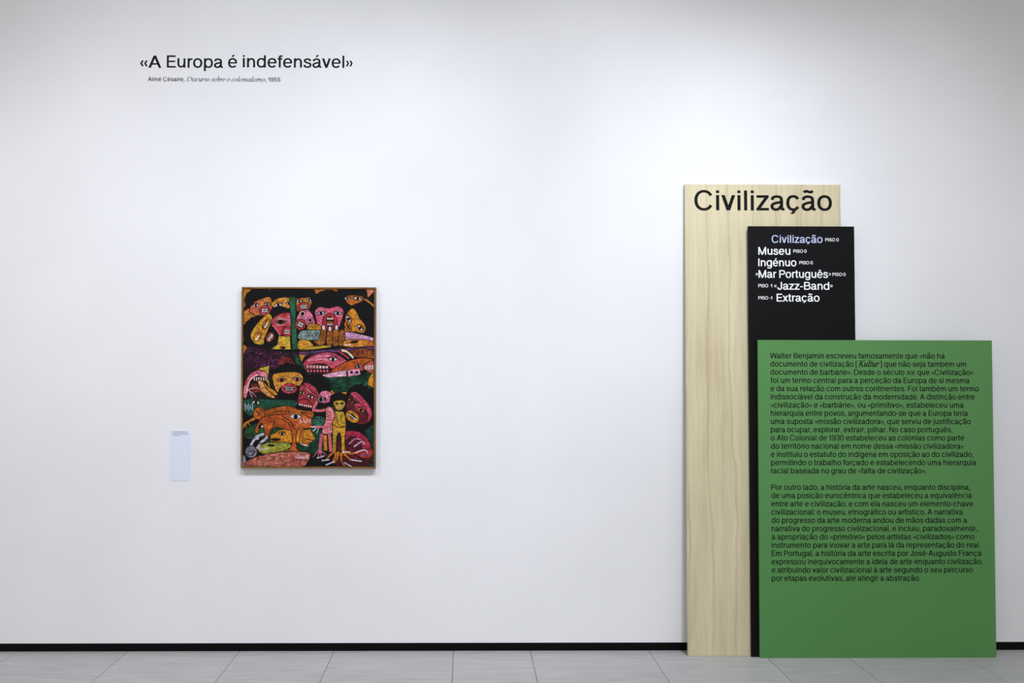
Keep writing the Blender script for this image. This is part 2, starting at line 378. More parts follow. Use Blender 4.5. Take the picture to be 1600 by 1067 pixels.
# a slanted serif hand for the words in italics, drawn as pen strokes with a broad nib
IT = {
 'o': (.80, [[(.56, .86), (.40, .97), (.20, .85), (.10, .5), (.16, .12), (.34, .02), (.54, .14), (.64, .5), (.56, .86)]]),
 'c': (.66, [[(.58, .80), (.42, .97), (.22, .85), (.10, .48), (.16, .12), (.34, .02), (.58, .18)]]),
 'e': (.66, [[(.14, .46), (.44, .56), (.56, .78), (.42, .97), (.22, .85), (.10, .48), (.16, .12), (.34, .02), (.58, .18)]]),
 's': (.56, [[(.46, .82), (.34, .97), (.18, .86), (.20, .64), (.38, .38), (.40, .14), (.24, .02), (.06, .16)]]),
 'i': (.42, [[(.02, .82), (.14, .95), (.17, .6), (.16, .2), (.24, .02), (.40, .16)], [(.19, 1.34), (.20, 1.38)]]),
 'l': (.42, [[(.04, 1.52), (.17, 1.6), (.17, 1.0), (.16, .2), (.24, .02), (.40, .16)]]),
 't': (.46, [[(.20, 1.3), (.17, .8), (.16, .2), (.24, .02), (.42, .16)], [(.02, .95), (.42, .97)]]),
 'u': (.84, [[(.02, .82), (.14, .95), (.16, .6), (.17, .2), (.28, .02), (.46, .2), (.60, .6)],
             [(.60, .97), (.60, .5), (.60, .18), (.68, .02), (.82, .16)]]),
 'n': (.84, [[(.02, .82), (.14, .95), (.17, .6), (.16, 0)], [(.17, .45), (.32, .82), (.48, .97), (.60, .8), (.58, .2), (.66, .02), (.82, .16)]]),
 'm': (1.24, [[(.02, .82), (.14, .95), (.17, .6), (.16, 0)], [(.17, .45), (.32, .82), (.46, .97), (.56, .8), (.54, 0)],
              [(.55, .45), (.70, .82), (.86, .97), (.98, .8), (.96, .2), (1.04, .02), (1.20, .16)]]),
 'r': (.58, [[(.02, .82), (.14, .95), (.17, .6), (.16, 0)], [(.17, .45), (.32, .82), (.46, .97), (.56, .86)]]),
 'a': (.84, [[(.60, .80), (.44, .97), (.22, .85), (.10, .48), (.16, .10), (.30, .02), (.50, .25), (.62, .65)],
             [(.62, .97), (.60, .5), (.60, .18), (.68, .02), (.82, .16)]]),
 'b': (.78, [[(.04, 1.52), (.17, 1.6), (.17, 1.0), (.17, .3), (.28, .02), (.50, .12), (.64, .55), (.54, .92), (.38, .92), (.18, .55)]]),
 'D': (1.22, [[(.24, 1.46), (.24, .05)], [(.04, 1.47), (.5, 1.48), (.9, 1.34), (1.08, .9), (1.0, .4), (.7, .08), (.4, .02), (.04, .02)]]),
 'K': (1.08, [[(.24, 1.46), (.24, .04)], [(.04, 1.48), (.44, 1.48)], [(.04, .01), (.44, .01)], [(1.0, 1.46), (.28, .66)],
              [(.46, .88), (.90, .04)], [(.84, 1.48), (1.14, 1.48)], [(.74, .01), (1.08, .01)]]),
 ' ': (.36, []),
}
def italic_faces(s, thick=.075, thin=.026):
    V, F = [], []; x = 0; ang = math.radians(12)
    N = 10
    nib = [Vector((math.cos(ang)*thick*math.cos(t)-math.sin(ang)*thin*math.sin(t),
                   math.sin(ang)*thick*math.cos(t)+math.cos(ang)*thin*math.sin(t))) for t in [2*math.pi*k/N for k in range(N)]]
    cache = {}
    for ch in s:
        adv, strokes = IT[ch]
        if ch not in cache:
            polys = []
            for st in strokes:
                pts = spline(st)
                for a, b in zip(pts, pts[1:]):
                    polys.append([(p[0]+.27*p[1], p[1]) for p in hull([a+n for n in nib]+[b+n for n in nib])])
            cache[ch] = union(polys)
        i0 = len(V); V += [(px+x, py) for px, py in cache[ch][0]]
        F += [tuple(i+i0 for i in f) for f in cache[ch][1]]
        x += adv
    return [(v[0], v[1]*.75) for v in V], F      # x-height as in the upright face

# wall quotation, two lines stuck to the wall
INK_Y = -.0008
q1 = thing('wall_quotation', (-1.6853, 0, 3.0306))
tag(q1, 'large black quotation lettering reading «A Europa é indefensável» high on the white wall', 'lettering')
for w_, xa, xb, dz in [('«A', 219, 252, 0), ('Europa', 260.6, 348, .0015), ('é', 356.1, 370.4, .003), ('indefensável»', 379.2, 551, .0045)]:
    k_ = 1.1047/332
    write(*text_faces(w_, .006), 'word', M_grey_vinyl, q1, (xa-219)*k_, (xb-219)*k_, dz, .0640, y=INK_Y)
q2 = thing('wall_caption', (-1.6443, 0, 2.961))
tag(q2, 'small black caption line with Aimé Césaire and 1955 under the large wall quotation', 'lettering')
write(*text_faces('Aimé Césaire,', .004), 'upright_words', M_grey_vinyl, q2, 0, .1899, 0, .0212, y=INK_Y)
write(*italic_faces('Discurso sobre o colonialismo'), 'italic_words', M_grey_vinyl, q2, .1975, .6085, 0, .0212, y=INK_Y)
write(*text_faces(',', .004), 'comma', M_grey_vinyl, q2, .6105, .6148, 0, .0212, y=INK_Y)
write(*text_faces('1955', .004), 'year', M_grey_vinyl, q2, .6242, .6874, 0.0005, .0212, y=INK_Y)

# ------------------------------------------------------------------ leaning boards
T = .0175
def board(name, x, y, w, h, lean, yaw_, m, label):
    t = thing(name, (x, y, T*math.sin(lean)), (-lean, 0, yaw_))
    tag(t, label, 'board')
    bm = bmesh.new(); bevel_box(bm, 0, w, 0, T, 0, h, .0008, 1)
    obj('panel', bm, m, t)
    return t
bw = board('leaning_board', 1.1505, -.0904, .8147, 2.4303, .0282, 0, M_wood,
           'tallest board of pale wood grain headed with large black Civilização, leaning on the wall')
write(*text_faces('Civilização', .006), 'lettering', M_black_vinyl, bw, .0505, .7698, 2.2939, .1045)

bk = board('leaning_board', 1.4716, -.1090, .5512, 2.2067, .0202, .0005, M_board_black,
           'narrow black board with white list of floors, between the wood board and green board')
for s, x0, x1, base, cap, bold in [
    ('Museu', .0518, .2177, 2.0588, .0400, .006), ('PISO 0', .2332, .3021, 2.0694, .0166, .004),
    ('Ingénuo', .0513, .2487, 1.9989, .0400, .006), ('PISO 0', .2642, .3339, 2.0096, .0166, .004),
    ('Mar Português', .052, .4121, 1.9391, .0400, .006), ('PISO 0', .4353, .5033, 1.9494, .0166, .004),
    ('PISO', .0504, .1014, 1.8898, .0166, .004), ('1', .1135, .1216, 1.89, .0165, .004),
    ('Jazz-Band', .1485, .4183, 1.8779, .0400, .006),
    ('PISO', .0499, .1008, 1.8269, .0165, .004), ('-1', .1077, .1218, 1.827, .0165, .004),
    ('Extração', .1448, .3671, 1.8166, .0400, .006), ('PISO 0', .3999, .4696, 2.129, .0167, .004)]:
    write(*text_faces(s, bold), 'room_name' if cap > .03 else 'floor_number', M_white_vinyl, bk, x0, x1, base, cap)
o = write(*text_faces('Civilização', .004), 'room_name', M_lilac_vinyl, bk, .1215, .3856, 2.1205, .0400)
o['label'] = 'first room name in pale lilac instead of white'
for s, x0, x1, z in [('«', .0372, .0488, 1.9516), ('»', .4163, .4272, 1.9526), ('«', .1325, .1446, 1.8908), ('»', .4229, .4359, 1.8915)]:
    write(*text_faces(s, .01), 'quote_mark', M_white_vinyl, bk, x0, x1, 0, 0, box=(z, z+.0118))

bg_ = board('leaning_board', 1.5096, -.1306, 1.2101, 1.6169, .0160, .0030, M_board_green,
            'wide green board with two paragraphs of black text, front of the leaning stack')
R = ['Walter Benjamin escreveu famosamente que «não há', None, None, 'foi um termo central para a perceção da Europa de si mesma',
     'e da sua relação com outros continentes. Foi também um termo', 'indissociável da construção da modernidade. A distinção entre',
     '«civilização» e «barbárie», ou «primitivo», estabeleceu uma', 'hierarquia entre povos, argumentando-se que a Europa teria',
     'uma suposta «missão civilizadora», que serviu de justificação', 'para ocupar, explorar, extrair, pilhar. No caso português,',
     'o Ato Colonial de 1930 estabeleceu as colónias como parte', 'do território nacional em nome dessa «missão civilizadora»',
     'e instituiu o estatuto do indígena em oposição ao do civilizado,', 'permitindo o trabalho forçado e estabelecendo uma hierarquia',
     'racial baseada no grau de «falta de civilização».', None, 'Por outro lado, a história da arte nasceu, enquanto disciplina,',
     'de uma posição eurocêntrica que estabeleceu a equivalência', 'entre arte e civilização, e com ela nasceu um elemento-chave',
     'civilizacional: o museu, etnográfico ou artístico. A narrativa', 'do progresso da arte moderna andou de mãos dadas com a',
     'narrativa do progresso civilizacional, e incluiu, paradoxalmente,', 'a apropriação do «primitivo» pelos artistas «civilizados» como',
     'instrumento para inovar a arte para lá da representação do real.', 'Em Portugal, a história da arte escrita por José-Augusto França',
     'expressou inequivocamente a ideia de arte enquanto civilização,', 'e atribuindo valor civilizacional à arte segundo o seu percurso',
     'por etapas evolutivas, até atingir a abstração.']
XE = [.964, 0, 0, 1.0906, 1.1391, 1.117, 1.0584, 1.0797, 1.0937, .9982, 1.0595, 1.0556, 1.1047, 1.1197, .8623, 0, 1.0859, 1.0935,
      1.1012, 1.0468, 1.0681, 1.1203, 1.1055, 1.1343, 1.1407, 1.1454, 1.094, .824]
for i, s in enumerate(R):
    if s:
        base = 1.5229 - i*(1.5229-.3894)/27
        write(*text_faces(s, .006), 'text_line', M_black_vinyl, bg_, .0642-.001*i/27, XE[i], base, .0279)
def joined(name, parts, m, parent):
    """one line put together from pieces of different faces"""
    os_ = [write(V, F, name, m, parent, x0, x1, base, cap) for (V, F), x0, x1, base, cap in parts]
    bm = bmesh.new()
    for o in os_: bm.from_mesh(o.data)
    bm.to_mesh(os_[0].data); bm.free()
    for o in os_[1:]: bpy.data.objects.remove(o)
    os_[0].name = name
    return os_[0]
b2 = 1.5229-(1.5229-.3894)/27; b3 = b2-(1.5229-.3894)/27
joined('text_line', [(text_faces('documento de civilização [', .006), .0642, .5109, b2, .0279),
                     (italic_faces('Kultur', .10, .035), .5146, .6273, b2, .0279),
                     (text_faces(']', .006), .6306, .6396, b2, .0279),
                     (text_faces('que não seja também um', .006), .6505, 1.0745, b2, .0279)], M_black_vinyl, bg_)
joined('text_line', [(text_faces('documento de barbárie». Desde o século', .006), .0641, .7543, b3, .0279),
                     (text_faces('XIX', .006), .7665, .8086, b3, .0212),
                     (text_faces('que «Civilização»', .006), .8208, 1.1105, b3, .0279)], M_black_vinyl, bg_)

# ------------------------------------------------------------------ wall card
card = thing('wall_card', (-1.5171, 0, .8845))
tag(card, 'small pale blue caption card on the wall, low and left of the painting', 'label card')
bm = bmesh.new(); bevel_box(bm, 0, .106, -.0012, 0, 0, .2613)
obj('card_sheet', bm, M_card, card)
random.seed(3)
for li, (xa, xb, z) in enumerate([(.0037, .0096, .2536), (.0136, .0856, .2536), (.0136, .0893, .2470), (.0136, .0926, .2407), (.0136, .0563, .2341)]):
    bm = bmesh.new(); x = xa
    while x < xb:                                   # far too small to read: rows of tiny ink ticks grouped like words
        n = random.randint(3, 7)
        for k in range(n):
            if x > xb: break
            h = random.choice((.0020, .0020, .0030)); wd = random.uniform(.0005, .0009)
            bevel_box(bm, x, x+wd, -.0014, -.0012, z-.001, z-.001+h)
            x += wd + .0005
        x += .0012
    obj('ink_row', bm, M_card_ink, card)

# ------------------------------------------------------------------ painting
PX0, PX1, PZ0, PZ1 = -1.1457, -.4529, .9523, 1.8873
DEP = .031
W_, H_ = PX1-PX0, PZ1-PZ0
paint = thing('framed_painting', (PX0, 0, PZ0))
tag(paint, 'tall painting of crowded mask-like figures in ochre, pink and green, thin brown frame', 'painting')
FW = .0092
def rail(a, b, c, d):                               # a..d outer/inner corners of a mitred rail, front view
    bm = bmesh.new()
    f = [bm.verts.new((p[0], -DEP, p[1])) for p in (a, b, c, d)]
    k = [bm.verts.new((p[0], -.002, p[1])) for p in (a, b, c, d)]
    fr = bm.faces.new(f); fr.material_index = 0
    s = [bm.faces.new((f[i], k[i], k[(i+1) % 4], f[(i+1) % 4])) for i in range(4)]
    bm.faces.new(k[::-1])
    for x in bm.faces:
        if x is not fr: x.material_index = 1
    bmesh.ops.recalc_face_normals(bm, faces=bm.faces[:])
    es = [e for e in fr.edges if set(e.verts) in ({f[0], f[1]}, {f[2], f[3]})]
    bmesh.ops.bevel(bm, geom=es, offset=.0012, segments=1, affect='EDGES', material=1)
    return obj('frame_rail', bm, [M_frame, M_frame_side], paint)
i0, i1, j0, j1 = FW, W_-FW, FW, H_-FW
rail((0, H_), (W_, H_), (i1, j1), (i0, j1))
rail((0, 0), (W_, 0), (i1, j0), (i0, j0))
rail((0, 0), (0, H_), (i0, j1), (i0, j0))
rail((W_, 0), (W_, H_), (i1, j1), (i1, j0))
bm = bmesh.new(); bevel_box(bm, FW-.001, W_-FW+.001, -.012, -.002, FW-.001, H_-FW+.001)
obj('backing', bm, M_canvas_edge, paint)

# the picture itself, painted onto a fine grid as vertex colours: units 210 x 284 over the framed size
SS = 4
GW, GH = 210*SS, 284*SS
img = np.zeros((GH, GW, 3), np.float32); img[:] = np.array((19, 17, 18))/255
rng = np.random.default_rng(5)
def smooth_noise(h, w, sy, sx):
    a = rng.random((max(2, int(h/sy)+2), max(2, int(w/sx)+2)))
    ys = np.linspace(0, a.shape[0]-1.001, h); xs_ = np.linspace(0, a.shape[1]-1.001, w)
    y0 = ys.astype(int); x0 = xs_.astype(int); fy = (ys-y0)[:, None]; fx = (xs_-x0)[None, :]
    return ((a[y0][:, x0]*(1-fx)+a[y0][:, x0+1]*fx)*(1-fy)+(a[y0+1][:, x0]*(1-fx)+a[y0+1][:, x0+1]*fx)*fy)
NZ = smooth_noise(GH, GW, 5, 14)*.6+smooth_noise(GH, GW, 14, 5)*.4+(smooth_noise(GH, GW, 2.5, 2.5)-.5)*.5
NB = smooth_noise(GH, GW, 30, 45)
def fill(pts, c, c2=None, vary=.35):
    P = np.array(pts, float)*SS
    x0, y0 = np.maximum(np.floor(P.min(0)).astype(int)-1, 0); x1, y1 = np.ceil(P.max(0)).astype(int)+2
    x1 = min(x1, GW); y1 = min(y1, GH)
    if x1 <= x0 or y1 <= y0: return
    X, Y = np.meshgrid(np.arange(x0, x1)+.5, np.arange(y0, y1)+.5)
    ins = np.zeros(X.shape, bool)
    for (ax, ay), (bx, by) in zip(P, np.roll(P, -1, 0)):
        if ay == by: continue
        cnd = ((ay > Y) != (by > Y)) & (X < (bx-ax)*(Y-ay)/(by-ay)+ax)
        ins ^= cnd
    c = np.array(c)/255.; c2 = c if c2 is None else np.array(c2)/255.
    n = np.clip((NZ[y0:y1, x0:x1]-.5)*2*1.1+.5, 0, 1)[..., None]; b = np.clip(NB[y0:y1, x0:x1]*1.6-.3, 0, 1)[..., None]
    colr = (c*(1-b)+c2*b)*(1-vary/2+vary*n)
    img[y0:y1, x0:x1][ins] = colr[ins]
def cat(pts, closed=True, n=7):
    P = [Vector(p) for p in pts]; out = []; m_ = len(P)
    rngi = range(m_) if closed else range(m_-1)
    for i in rngi:
        a, b, c, d = (P[(i-1) % m_], P[i], P[(i+1) % m_], P[(i+2) % m_]) if closed else (P[max(i-1, 0)], P[i], P[i+1], P[min(i+2, m_-1)])
        for k in range(n):
            t = k/n
            v = .5*((2*b)+(c-a)*t+(2*a-5*b+4*c-d)*t*t+(3*b-a-3*c+d)*t**3); out.append((v.x, v.y))
    if not closed: out.append(tuple(P[-1]))
    return out
def line(pts, w=1.0, c=(20, 17, 18), c2=None, taper=False, sm=True, vary=.25):
    C = cat(pts, False) if sm and len(pts) > 2 else list(pts)
    C = np.array(C, float); n = len(C)
    if n < 2: return
    d = np.gradient(C, axis=0); d /= np.maximum(np.linalg.norm(d, axis=1, keepdims=True), 1e-6)
    nrm = np.stack([-d[:, 1], d[:, 0]], 1)
    ww = np.full(n, w/2.)
    if taper: ww = ww*np.linspace(1, .3, n)
    fill(np.vstack([C+nrm*ww[:, None], (C-nrm*ww[:, None])[::-1]]), c, c2, vary)
K = (15, 13, 14)
def blob(pts, c, c2=None, out=1.1, vary=.4):
    S = cat(pts); fill(S, c, c2, vary)
    if out: line(S+[S[0]], out, K, sm=False)
def poly(pts, c, c2=None, out=1.1, vary=.4):
    fill(pts, c, c2, vary)
    if out: line(list(pts)+[pts[0]], out, K, sm=False)
def ell(cx, cy, rx, ry, a, c, c2=None, out=1.0, vary=.4, jag=0):
    a = math.radians(a); S = []
    for k in range(40 if not jag else 90):
        t = 2*math.pi*k/(40 if not jag else 90); r = 1+(rng.random()-.5)*jag
        x, y = rx*math.cos(t)*r, ry*math.sin(t)*r
        S.append((cx+x*math.cos(a)-y*math.sin(a), cy+x*math.sin(a)+y*math.cos(a)))
    fill(S, c, c2, vary)
    if out: line(S+[S[0]], out, K, sm=False)
OC, OC2, OR, BR, YL = (198, 128, 32), (176, 98, 34), (178, 84, 28), (140, 72, 26), (190, 156, 44)
PK, PK2, RD, DR, RO = (206, 96, 122), (176, 58, 82), (170, 44, 52), (112, 36, 34), (186, 90, 78)
GR, GR2, TE, WH, LV = (30, 74, 50), (18, 48, 35), (26, 66, 62), (232, 226, 224), (196, 180, 206)
def eye(x, y, w=5, a=0, lid=None, white=WH):
    ca, sa = math.cos(math.radians(a)), math.sin(math.radians(a))
    T_ = lambda px, py: (x+px*ca-py*sa, y+px*sa+py*ca)
    if lid: fill(cat([T_(-w*1.2, 0), T_(-w*.5, -w*.9), T_(w*.5, -w*.9), T_(w*1.2, 0), T_(0, w*.7)]), lid)
    S = cat([T_(-w, 0), T_(0, -w*.45), T_(w, 0), T_(0, w*.42)]); fill(S, white, None, .1); line(S+[S[0]], .9, K, sm=False)
    fill([T_(w*.42*math.cos(t)*.9, w*.42*math.sin(t)) for t in np.linspace(0, 6.28, 14)], K, None, 0)
    line([T_(-w*1.25, -.6), T_(0, -w*.85), T_(w*1.25, -.4)], .9)
def mouth(x, y, w, h, a=0, lip=RD, lip2=None, teeth=WH, n=5):
    ca, sa = math.cos(math.radians(a)), math.sin(math.radians(a))
    T_ = lambda px, py: (x+px*ca-py*sa, y+px*sa+py*ca)
    ell(x, y, w, h, a, lip, lip2)
    ell(x, y, w*.66, h*.52, a, (18, 14, 14), None, 0, 0)
    for r in (-1, 1):
        for k in range(n):
            px = (k-(n-1)/2)*w*1.0/n; py = r*h*.24*(1-.5*abs(px)/w)
            q_ = w*.36/n
            fill([T_(px-q_, py-h*.14), T_(px+q_, py-h*.14), T_(px+q_, py+h*.14), T_(px-q_, py+h*.14)], teeth, None, .1)
def hair(x, y, rx, ry, a=0): ell(x, y, rx, ry, a, (17, 16, 18), None, 0, .2, .07)

# ---- upper register: ochre ground, dark heads of hair, faces
poly([(0, 0), (28, 0), (14, 12), (4, 32), (0, 50)], OC, OC2, 0)
poly([(42, 2), (50, 2), (47, 11)], OC, None, 0)
blob([(2, 40), (18, 33), (28, 50), (22, 66), (8, 78), (0, 84), (0, 50)], OC, OC2, 0)
poly([(0, 88), (8, 94), (16, 106), (6, 122), (0, 122)], OC, OR, 0)
hair(26, 20, 22, 18); hair(62, 14, 26, 14); hair(104, 12, 18, 11)
blob([(12, 38), (18, 25), (30, 19), (44, 16), (48, 28), (44, 42), (30, 46), (20, 44)], (200, 122, 50), (190, 92, 66))
eye(22, 29, 5, -4); eye(40, 27, 4.5, 0); mouth(36, 37, 9, 7.5, 0, PK, RD, n=3)
blob([(46, 26), (56, 18), (74, 17), (76, 32), (62, 35), (50, 32)], OC, (214, 138, 60)); eye(57, 28, 6, -10); eye(73, 26, 4)
poly([(84, 18), (106, 16), (110, 24), (104, 38), (86, 38)], OC, OC2); eye(90, 22, 4.5); eye(105, 21, 4)
mouth(97, 31, 10, 7, -4, (170, 78, 52), RD, n=5)
poly([(113, 2), (150, 2), (148, 10), (120, 12), (117, 16)], (176, 96, 44), OC2, 0)
hair(136, 24, 26, 20); hair(170, 12, 22, 14); hair(186, 46, 26, 36)
poly([(194, 2), (206, 2), (206, 8), (197, 16)], (196, 110, 76), None, 0)
line([(192, 19), (200, 24), (207, 30)], 2.4, OC)
blob([(160, 17), (170, 13), (186, 14), (190, 19), (180, 25), (170, 28)], OC2, OR, 0); eye(165, 18, 4.5, 0); eye(181, 18, 6, 8)
hair(60, 42, 16, 12)
# left tilted head
hair(32, 70, 31, 26)
blob([(40, 42), (48, 48), (44, 62), (36, 80), (34, 90), (20, 88), (14, 76), (22, 60)], (206, 130, 34), YL)
ell(38, 58, 4.5, 9, 28, OR, YL); line([(36, 64), (41, 56)], 1.8, WH); line([(33, 66), (40, 50)], 1.1)
ell(25, 78, 5.5, 8.5, 32, OR, OC); line([(22, 84), (28, 76)], 1.9, WH)
ell(44.5, 79, 6, 8.5, 28, (138, 64, 42)); line([(42, 84), (48, 75)], 3, WH); line([(43, 83), (47, 76)], .9)
# pink face left of the green post
blob([(46, 54), (56, 44), (72, 40), (77, 46), (77, 70), (66, 76), (54, 70)], PK, RD)
eye(61, 55, 8, 0, (214, 150, 140), (120, 30, 30)); line([(48, 60), (56, 68), (60, 76)], 2.4, (214, 100, 110)); line([(47, 64), (54, 76)], 1)
mouth(71, 70, 8, 8, 0, (198, 60, 66), RD, n=4)
poly([(58, 77), (76, 77), (77, 98), (46, 98), (56, 90)], (206, 156, 46), YL)
ell(64, 95, 5, 2.2, 0, K, None, 0); ell(62, 95, 1.8, 1, 0, (210, 90, 80), None, 0)
poly([(74.5, 15), (83.5, 15), (85, 55), (88, 97), (79, 99), (77, 60)], GR, (44, 110, 72))
# faces right of the post
blob([(86, 48), (92, 38), (104, 36), (112, 46), (114, 60), (104, 60), (94, 58), (86, 56)], PK, (220, 120, 150))
ell(95, 42, 5.2, 5.2, 0, (224, 150, 160)); ell(95, 42, 2.8, 2.8, 0, K, None, 0)
ell(107, 52, 5, 5, 0, (214, 110, 140)); ell(107, 52, 2.6, 2.6, 0, K, None, 0)
mouth(92, 59, 8.5, 9, 30, (160, 62, 50), RD, n=4)
blob([(114, 38), (122, 31), (136, 33), (150, 30), (159, 36), (157, 50), (150, 66), (136, 68), (120, 62), (116, 50)], PK, (210, 76, 106))
eye(124, 41, 6, -5, (222, 130, 150), (180, 184, 214)); eye(150, 41, 6, 5, (222, 130, 150), (180, 184, 214))
ell(138, 55, 12, 14, 0, (146, 44, 44), RD); ell(138, 55, 6.5, 9, 0, (20, 14, 14), None, 0); ell(138, 56, 6, 2.6, 0, (150, 74, 30), None, 0)
for k in (-1, 0, 1):
    ell(138+k*3.2, 49.5, 1.3, 1.5, 0, WH, None, 0, .1); ell(138+k*3.2, 59, 1.3, 1.4, 0, (190, 190, 214), None, 0, .1)
blob([(162, 50), (168, 36), (176, 34), (184, 48), (194, 62), (190, 72), (176, 70), (162, 72)], OC, (182, 110, 36))
eye(167, 50, 6.5, 58, (206, 124, 32), (190, 190, 220)); ell(166, 62, 4, 8.5, -35, OR, OC); ell(166, 62, 1.4, 6, -35, K, None, 0)
eye(185, 64, 6, 50, OR)
blob([(103, 60), (110, 57), (122, 60), (124, 68), (104, 68)], (176, 116, 34), OC)
blob([(90, 72), (96, 68), (123, 68), (122, 82), (94, 83), (88, 79)], (128, 142, 146), (112, 146, 132))
for cx in (105, 116): ell(cx, 75.5, 4, 4, 0, (156, 162, 166)); ell(cx, 75.5, 1.7, 1.7, 0, (90, 110, 110))
for k, (x0, yt) in enumerate([(124, 62), (134, 64), (144, 62), (153, 66)]):
    blob([(x0, yt+3), (x0+4, yt), (x0+8, yt+3), (x0+8.5, 84), (x0+6, 92), (x0, 92), (x0-2, 84)] if k else
         [(x0, yt+3), (x0+4, yt), (x0+8, yt+3), (x0+7, 84), (x0+2, 92), (x0-8, 89), (x0-12, 84), (x0-4, 82)], (164, 96, 32), (132, 74, 28))
    ell(x0+4, yt+1.5, 2.5, 4, 0, (232, 196, 204), None, .9, .1) if k < 3 else None
    line([(x0+2, 75+k), (x0+6, 75+k)], .9); line([(x0+2, 84), (x0+6, 84)], .9)
poly([(161, 70), (175, 71), (206, 79), (206, 86), (162, 86)], (206, 160, 194), (190, 130, 170))
blob([(158, 92), (162, 84), (180, 82), (206, 85), (206, 93), (180, 95)], OR, (212, 140, 44)); ell(176, 86, 7, 1.9, -6, K, None, 0)
for k in range(4): ell(162+k*2.6, 90.5, 1.1, 1.1, 0, WH, None, 0, .1)
blob([(88, 86), (96, 82), (108, 86), (112, 93), (100, 97), (88, 97)], OC, YL)
poly([(88, 99), (110, 93), (140, 91), (140, 94), (112, 98)], (186, 150, 44), None, .6)
# purple band
blob([(0, 118), (8, 96), (22, 95), (50, 100), (78, 103), (110, 101), (150, 96), (206, 92), (206, 97), (150, 103), (110, 108), (76, 112), (66, 118), (58, 126), (30, 134), (8, 136), (0, 134)],
     (64, 26, 50), (44, 22, 36), 0, .9)
line([(90, 104), (130, 101), (206, 95)], 4, (84, 52, 92), vary=.6)
for k in range(26):
    x = rng.uniform(8, 66); y = rng.uniform(99, 126); line([(x, y), (x+rng.uniform(-6, 8), y+rng.uniform(-3, 3))], 1.2, (112, 40, 88), vary=.9)
poly([(62, 108), (78, 112), (84, 122), (70, 118), (56, 124)], (104, 34, 34), None, 0, .9)
# big fish-like head with teeth, lower jaw, knife
poly([(90, 106), (100, 106), (94, 118)], (180, 116, 36), None, .6)
poly([(80, 108), (90, 107), (97, 124), (112, 138), (130, 142), (190, 138), (206, 126), (206, 148), (198, 168), (160, 178), (132, 170), (118, 156), (104, 148), (92, 132)], GR2, GR, 0, .8)
blob([(97, 118), (112, 107), (134, 102), (150, 106), (164, 116), (150, 124), (134, 132), (108, 133), (99, 128)], (176, 62, 86), (204, 96, 118))
line([(104, 116), (120, 109), (140, 108)], 2, (220, 130, 150)); line([(98, 122), (120, 113), (136, 115)], 1.4, (232, 160, 176))
blob([(99, 124), (110, 121), (126, 120), (142, 126), (147, 130), (136, 138), (112, 137)], (50, 20, 22), (90, 30, 34))
line([(98, 122), (112, 117), (130, 118), (146, 129)], 3.4, (196, 70, 88), vary=.5)
for k in range(7):
    poly([(101+k*5, 122+.3*k), (105.4+k*5, 122+.3*k), (105+k*5, 128), (101.4+k*5, 128)], (232, 190, 194), (226, 140, 140), .6, .1)
    ell(104+k*5, 131.6, 1.6, 2, 0, (214, 100, 108), None, .4, .2)
eye(143, 113, 6.5, 2)
line([(150, 100), (158, 105), (168, 112)], 2.6, PK2); line([(156, 99), (165, 102), (175, 111)], 3.4, (222, 194, 160))
blob([(170, 100), (190, 96), (206, 100), (206, 112), (190, 110), (178, 110)], (104, 40, 34), BR, 1, .8)
blob([(118, 139), (134, 136), (150, 124), (166, 116), (188, 111), (206, 114), (206, 128), (180, 132), (150, 134)], (184, 78, 34), OR)
eye(183, 124, 5, -20, None, LV)
blob([(189, 126), (196, 118), (206, 116), (206, 134), (196, 132)], (172, 80, 60)); 
for k in range(4): poly([(193+k*3.4, 123-k*.4), (196+k*3.4, 122.6-k*.4), (196+k*3.4, 130), (193+k*3.4, 129)], (232, 180, 190), None, .5, .1)
poly([(117, 140), (140, 134), (163, 130), (164, 140), (140, 142)], (226, 196, 196), (206, 140, 172), .8)
poly([(166, 130), (184, 128), (186, 137), (166, 141)], (214, 140, 176), None, .8)
for cx in (172, 180): ell(cx, 133.5, 2.2, 2.2, 0, K, None, 0)
# ---- lower register
poly([(206, 132), (206, 158), (197, 152), (199, 144)], OC, (206, 132, 30), 0)
hair(76, 152, 33, 32)
poly([(0, 126), (40, 128), (56, 146), (60, 176), (0, 176)], (36, 22, 20), None, 0, .6)
poly([(26, 128), (44, 123), (42, 142), (46, 160), (38, 146), (36, 134)], (190, 156, 50), YL, .9)
blob([(3, 172), (4, 156), (12, 138), (26, 130), (38, 134), (42, 144), (34, 141), (24, 140), (15, 148), (11, 162), (8, 174)], (186, 74, 92), (222, 140, 150))
line([(8, 166), (14, 146), (26, 137)], 1.6, (236, 190, 190))
for k in range(6): poly([(19+k*3.6, 142-.6*math.sin(k*.6)), (21.6+k*3.6, 142-.6*math.sin(k*.6)), (21.4+k*3.6, 147), (19.4+k*3.6, 147)], (236, 206, 200), None, .6, .1)
blob([(26, 147), (34, 149), (44, 162), (53, 174), (44, 173), (34, 166), (28, 156)], (214, 146, 90), (206, 132, 50))
blob([(34, 148), (40, 154), (56, 166), (52, 170), (40, 160)], (206, 140, 50), OC)
poly([(15, 152), (25, 152), (30, 164), (18, 166)], (120, 46, 28), None, 0, .7)
for P in ([(11, 160), (6, 175)], [(12, 160), (18, 176)], [(12, 161), (24, 173)], [(13, 160), (26, 158), (34, 166)]): line(P, 1.8, (206, 140, 160), taper=True)
